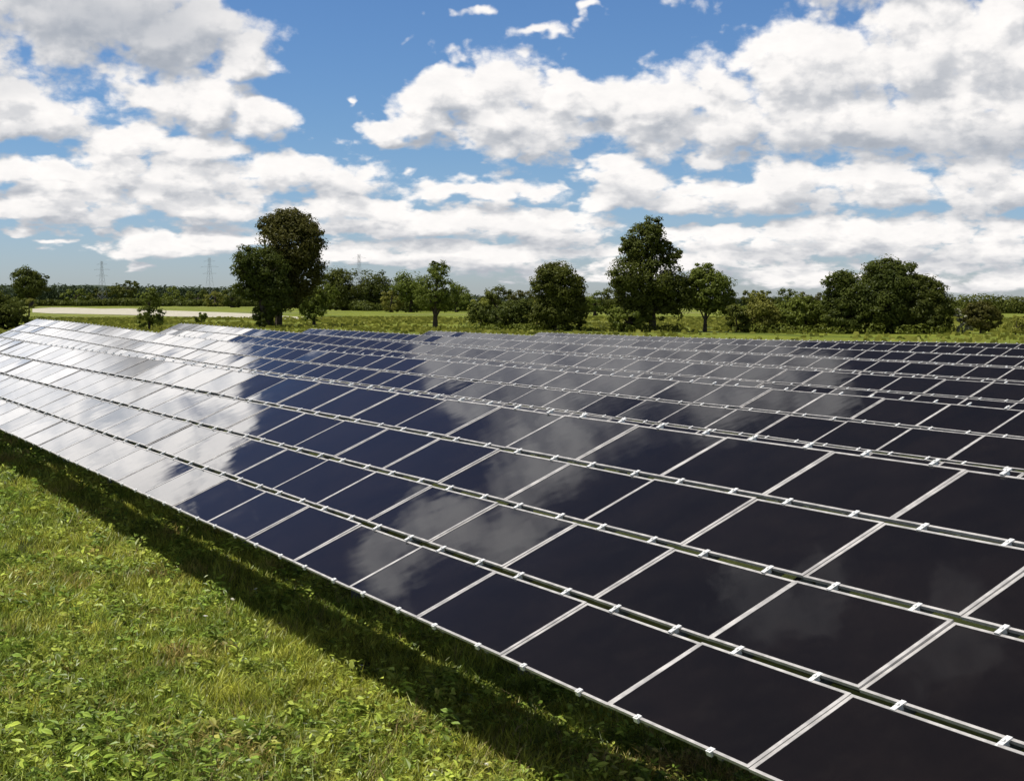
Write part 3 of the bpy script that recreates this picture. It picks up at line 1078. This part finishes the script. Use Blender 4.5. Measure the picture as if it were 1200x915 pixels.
tg = link("tall_grass", big_mesh("tall_grass", v_, np.arange(len(v_)).reshape(-1, 4)), M['light'])
tag(tg, "rough tall grass of the bright field behind the panels", "grass", None, 'stuff')


# pylons
def pylon(px, ytop, dist, label, hgt):
    hd = ray(px, 352)
    hd = hd / (hd @ FW)
    p = CAM + hd * dist
    top = CAM[2] + (352 - ytop) / F_PX * dist
    gz = ground_z(p[0], p[1])
    H = top - gz
    root = link("electricity_pylon", None, loc=(p[0], p[1], gz), rot=(0, 0, 0.5))
    tag(root, label, "pylon", "pylons of the distant power line")
    b = MB()
    wb, wtp = H * 0.10, H * 0.018
    th = 0.11 * dist / 1300

    def wid(z):
        return wb + (wtp - wb) * min(1, z / (H * 0.85)) ** 0.8

    lv = [H * q for q in (0, .12, .24, .36, .47, .57, .66, .74, .82, .9, 1.0)]
    for sx in (-1, 1):
        for sy in (-1, 1):
            for a, c in zip(lv[:-1], lv[1:]):
                b.beam((sx * wid(a), sy * wid(a), a), (sx * wid(c), sy * wid(c), c), th, th, (0.3, 1, 0.2))
    for a, c in zip(lv[:-1], lv[1:]):
        for sy in (-1, 1):
            b.beam((-wid(a), sy * wid(a), a), (wid(c), sy * wid(c), c), th * .6, th * .6, (0.3, 1, 0.2))
            b.beam((wid(a), sy * wid(a), a), (-wid(c), sy * wid(c), c), th * .6, th * .6, (0.3, 1, 0.2))
            b.beam((sy * wid(a), -wid(a), a), (sy * wid(c), wid(c), c), th * .6, th * .6, (1, 0.3, 0.2))
    link("lattice_tower", b.mesh("lattice_tower"), M['pylon'], root)
    for z, l in ((0.66, 0.20), (0.80, 0.26), (0.92, 0.17)):
        b = MB()
        b.beam((-H * l, 0, H * z), (H * l, 0, H * z), th, th)
        b.beam((-H * l, 0, H * z), (0, 0, H * (z + 0.045)), th * .7, th * .7, (0, 1, 0))
        b.beam((H * l, 0, H * z), (0, 0, H * (z + 0.045)), th * .7, th * .7, (0, 1, 0))
        link("cross_arm", b.mesh("cross_arm"), M['pylon'], root)


pylon(120, 306, 1250, "pylon over the hedge at the far left, the leftmost", 40)
pylon(246, 302, 1200, "pylon just left of the tallest tree, the middle one", 40)
pylon(421, 298, 800, "nearest pylon, standing between two big round hedge trees", 32)


# ------------------------------------------------------------------ grass and weeds
def blade_tuft(n, h, spread, wdt):
    v, f = [], []
    for _ in range(n):
        a = rng.uniform(0, 2 * math.pi)
        r = spread * math.sqrt(rng.uniform(0, 1))
        x, y = r * math.cos(a), r * math.sin(a)
        dirn = rng.uniform(0, 2 * math.pi)
        hh = h * rng.uniform(0.45, 1.15)
        ln = hh * rng.uniform(0.15, 0.9)
        ww = wdt * rng.uniform(0.6, 1.3)
        dx, dy = math.cos(dirn), math.sin(dirn)
        px_, py_ = -dy, dx
        b = len(v)
        for (t, wk) in ((0, 1.0), (0.5, 0.85), (1.0, 0.0)):
            cx, cy, cz = x + dx * ln * t * t, y + dy * ln * t * t, hh * (t - 0.25 * t * t)
            if wk > 0:
                v += [(cx - px_ * ww * wk, cy - py_ * ww * wk, cz), (cx + px_ * ww * wk, cy + py_ * ww * wk, cz)]
            else:
                v.append((cx, cy, cz))
        f += [(b, b + 1, b + 3, b + 2), (b + 2, b + 3, b + 4)]
    me_ = bpy.data.meshes.new("tuft")
    me_.from_pydata(v, [], f)
    me_.update()
    return me_


def weed_tuft(n, h, spread, ls):
    v, f = [], []
    for _ in range(n):
        a = rng.uniform(0, 2 * math.pi)
        r = spread * math.sqrt(rng.uniform(0, 1))
        c = np.array([r * math.cos(a), r * math.sin(a), h * rng.uniform(0.25, 1.0)])
        nn = unit(1)[0] * 0.55 + np.array([0, 0, 1.0])
        nn /= np.linalg.norm(nn)
        t = unit(1)[0]
        t -= (t @ nn) * nn
        t /= np.linalg.norm(t)
        s = np.cross(nn, t)
        l = ls * rng.uniform(0.5, 1.3)
        b = len(v)
        pts = [c - t * l, c - t * l * 0.3 + s * l * 0.42, c + t * l * 0.4 + s * l * 0.36, c + t * l - nn * l * 0.25,
               c + t * l * 0.4 - s * l * 0.36, c - t * l * 0.3 - s * l * 0.42]
        v += [tuple(q) for q in pts]
        f += [(b, b + 1, b + 2, b + 3), (b, b + 3, b + 4, b + 5)]
    me_ = bpy.data.meshes.new("weed")
    me_.from_pydata(v, [], f)
    me_.update()
    return me_


def flower(h):
    b = MB()
    b.tube([(0, 0, 0), (0.01, 0, h * 0.5), (0.015, 0.01, h)], [0.0025, 0.002, 0.0015], 4)
    for i in range(9):
        a = i * 2 * math.pi / 9
        c, s = math.cos(a), math.sin(a)
        o = np.array([0.015, 0.01, h])
        b.add([o, o + (c * 0.012 - s * 0.007, s * 0.012 + c * 0.007, 0.006), o + (c * 0.026, s * 0.026, 0.004), o + (c * 0.012 + s * 0.007, s * 0.012 - c * 0.007, 0.006)], [(0, 1, 2, 3)])
    return b.mesh("flower")


def scatter(name, label, cat, protos, pts, rots, scales, tilt=0.25):
    """one object: points of a mesh carry instances of small tuft meshes"""
    holder = bpy.data.collections.new(name + "_tufts")
    for me_, mt in protos:
        if not me_.materials:
            me_.materials.append(mt)
        o_ = bpy.data.objects.new("tuft", me_)
        holder.objects.link(o_)
    pm = bpy.data.meshes.new(name)
    pm.vertices.add(len(pts))
    pm.vertices.foreach_set('co', np.ascontiguousarray(pts, dtype=np.float32).ravel())
    at = pm.attributes.new("rot", 'FLOAT_VECTOR', 'POINT')
    at.data.foreach_set('vector', np.ascontiguousarray(rots, dtype=np.float32).ravel())
    at = pm.attributes.new("scl", 'FLOAT', 'POINT')
    at.data.foreach_set('value', np.ascontiguousarray(scales, dtype=np.float32))
    pm.update()
    o = link(name, pm)
    tag(o, label, cat, None, 'stuff')
    gt = bpy.data.node_groups.new(name + "_nodes", 'GeometryNodeTree')
    gt.interface.new_socket("Geometry", in_out='INPUT', socket_type='NodeSocketGeometry')
    gt.interface.new_socket("Geometry", in_out='OUTPUT', socket_type='NodeSocketGeometry')
    N = gt.nodes
    a = N.new('NodeGroupInput')
    z = N.new('NodeGroupOutput')
    ci = N.new('GeometryNodeCollectionInfo')
    ci.inputs[0].default_value = holder
    ci.inputs['Separate Children'].default_value = True
    ci.inputs['Reset Children'].default_value = True
    ip = N.new('GeometryNodeInstanceOnPoints')
    ip.inputs['Pick Instance'].default_value = True
    r1 = N.new('GeometryNodeInputNamedAttribute')
    r1.data_type = 'FLOAT_VECTOR'
    r1.inputs[0].default_value = "rot"
    r2 = N.new('GeometryNodeInputNamedAttribute')
    r2.data_type = 'FLOAT'
    r2.inputs[0].default_value = "scl"
    L = gt.links
    L.new(a.outputs[0], ip.inputs['Points'])
    L.new(ci.outputs[0], ip.inputs['Instance'])
    L.new(r1.outputs[0], ip.inputs['Rotation'])
    L.new(r2.outputs[0], ip.inputs['Scale'])
    L.new(ip.outputs[0], z.inputs[0])
    md = o.modifiers.new("scatter", 'NODES')
    md.node_group = gt
    return o


def meadow_points(n, r0, r1, power=1.0, bearing=(-104, -20)):
    """random points of the meadow round the photographer, thinning with distance"""
    r = r0 * (r1 / r0) ** rng.uniform(0, 1, n) if power == 1 else np.sqrt(rng.uniform(r0 ** 2, r1 ** 2, n))
    a = np.radians(rng.uniform(bearing[0], bearing[1], n))
    x = CAM[0] + r * np.sin(a)
    y = CAM[1] + r * np.cos(a)
    keep = (y < 2.6) & (y > -40)
    x, y, r = x[keep], y[keep], r[keep]
    z = np.array([ground_z(q, s) for q, s in zip(x, y)])
    return np.stack([x, y, z], 1), r


def rots_for(n, t=0.2):
    return np.stack([rng.normal(0, t, n), rng.normal(0, t, n), rng.uniform(0, 6.283, n)], 1)


tufts = [(blade_tuft(46, 0.13, 0.10, 0.0035), M['grass']) for _ in range(5)] + [(blade_tuft(30, 0.20, 0.09, 0.003), M['grass'])]
pts, r_ = meadow_points(62000, 5.5, 75)
scl = (0.75 + 0.035 * r_ ** 0.9) * rng.uniform(0.6, 1.25, len(r_))
scatter("grass", "unmown yellow green grass in front of the panels", "grass", tufts, pts, rots_for(len(pts)), scl)

weeds = [(weed_tuft(26, 0.09, 0.10, 0.020), M['weed']) for _ in range(4)] + [(weed_tuft(20, 0.15, 0.07, 0.028), M['weed']) for _ in range(2)]
pts, r_ = meadow_points(52000, 5.5, 60)
pn = np.array([mnoise.noise(Vector((p[0] * 0.8, p[1] * 0.8, 3.0))) for p in pts])
k_ = pn + rng.normal(0, 0.28, len(pn)) > 0.0
pts, r_ = pts[k_], r_[k_]
scl = (0.64 + 0.030 * r_ ** 0.9) * rng.uniform(0.5, 1.7, len(r_))
scatter("broad_leaved_weeds", "clover and broad leaved weeds mixed through the grass", "weeds", weeds, pts, rots_for(len(pts)), scl)

stalk = [(blade_tuft(7, 0.30, 0.05, 0.0016), M['straw']) for _ in range(3)]
pts, r_ = meadow_points(7000, 5.5, 50)
pn = np.array([mnoise.noise(Vector((p[0] * 0.45 + 9, p[1] * 0.45, 8.0))) for p in pts])
k_ = pn + rng.normal(0, 0.15, len(pn)) > 0.12
pts, r_ = pts[k_], r_[k_]
scatter("dry_stalks", "patches of dry brownish stalks standing in the grass", "dry grass", stalk, pts, rots_for(len(pts), 0.3), rng.uniform(0.6, 1.1, len(pts)))

fl = [(flower(0.14), M['petal']), (flower(0.10), M['petal'])]
pts, r_ = meadow_points(130, 6, 26)
scatter("meadow_flowers", "few small white flowers dotted in the near grass", "flowers", fl, pts, rots_for(len(pts), 0.2), rng.uniform(0.7, 1.1, len(pts)))
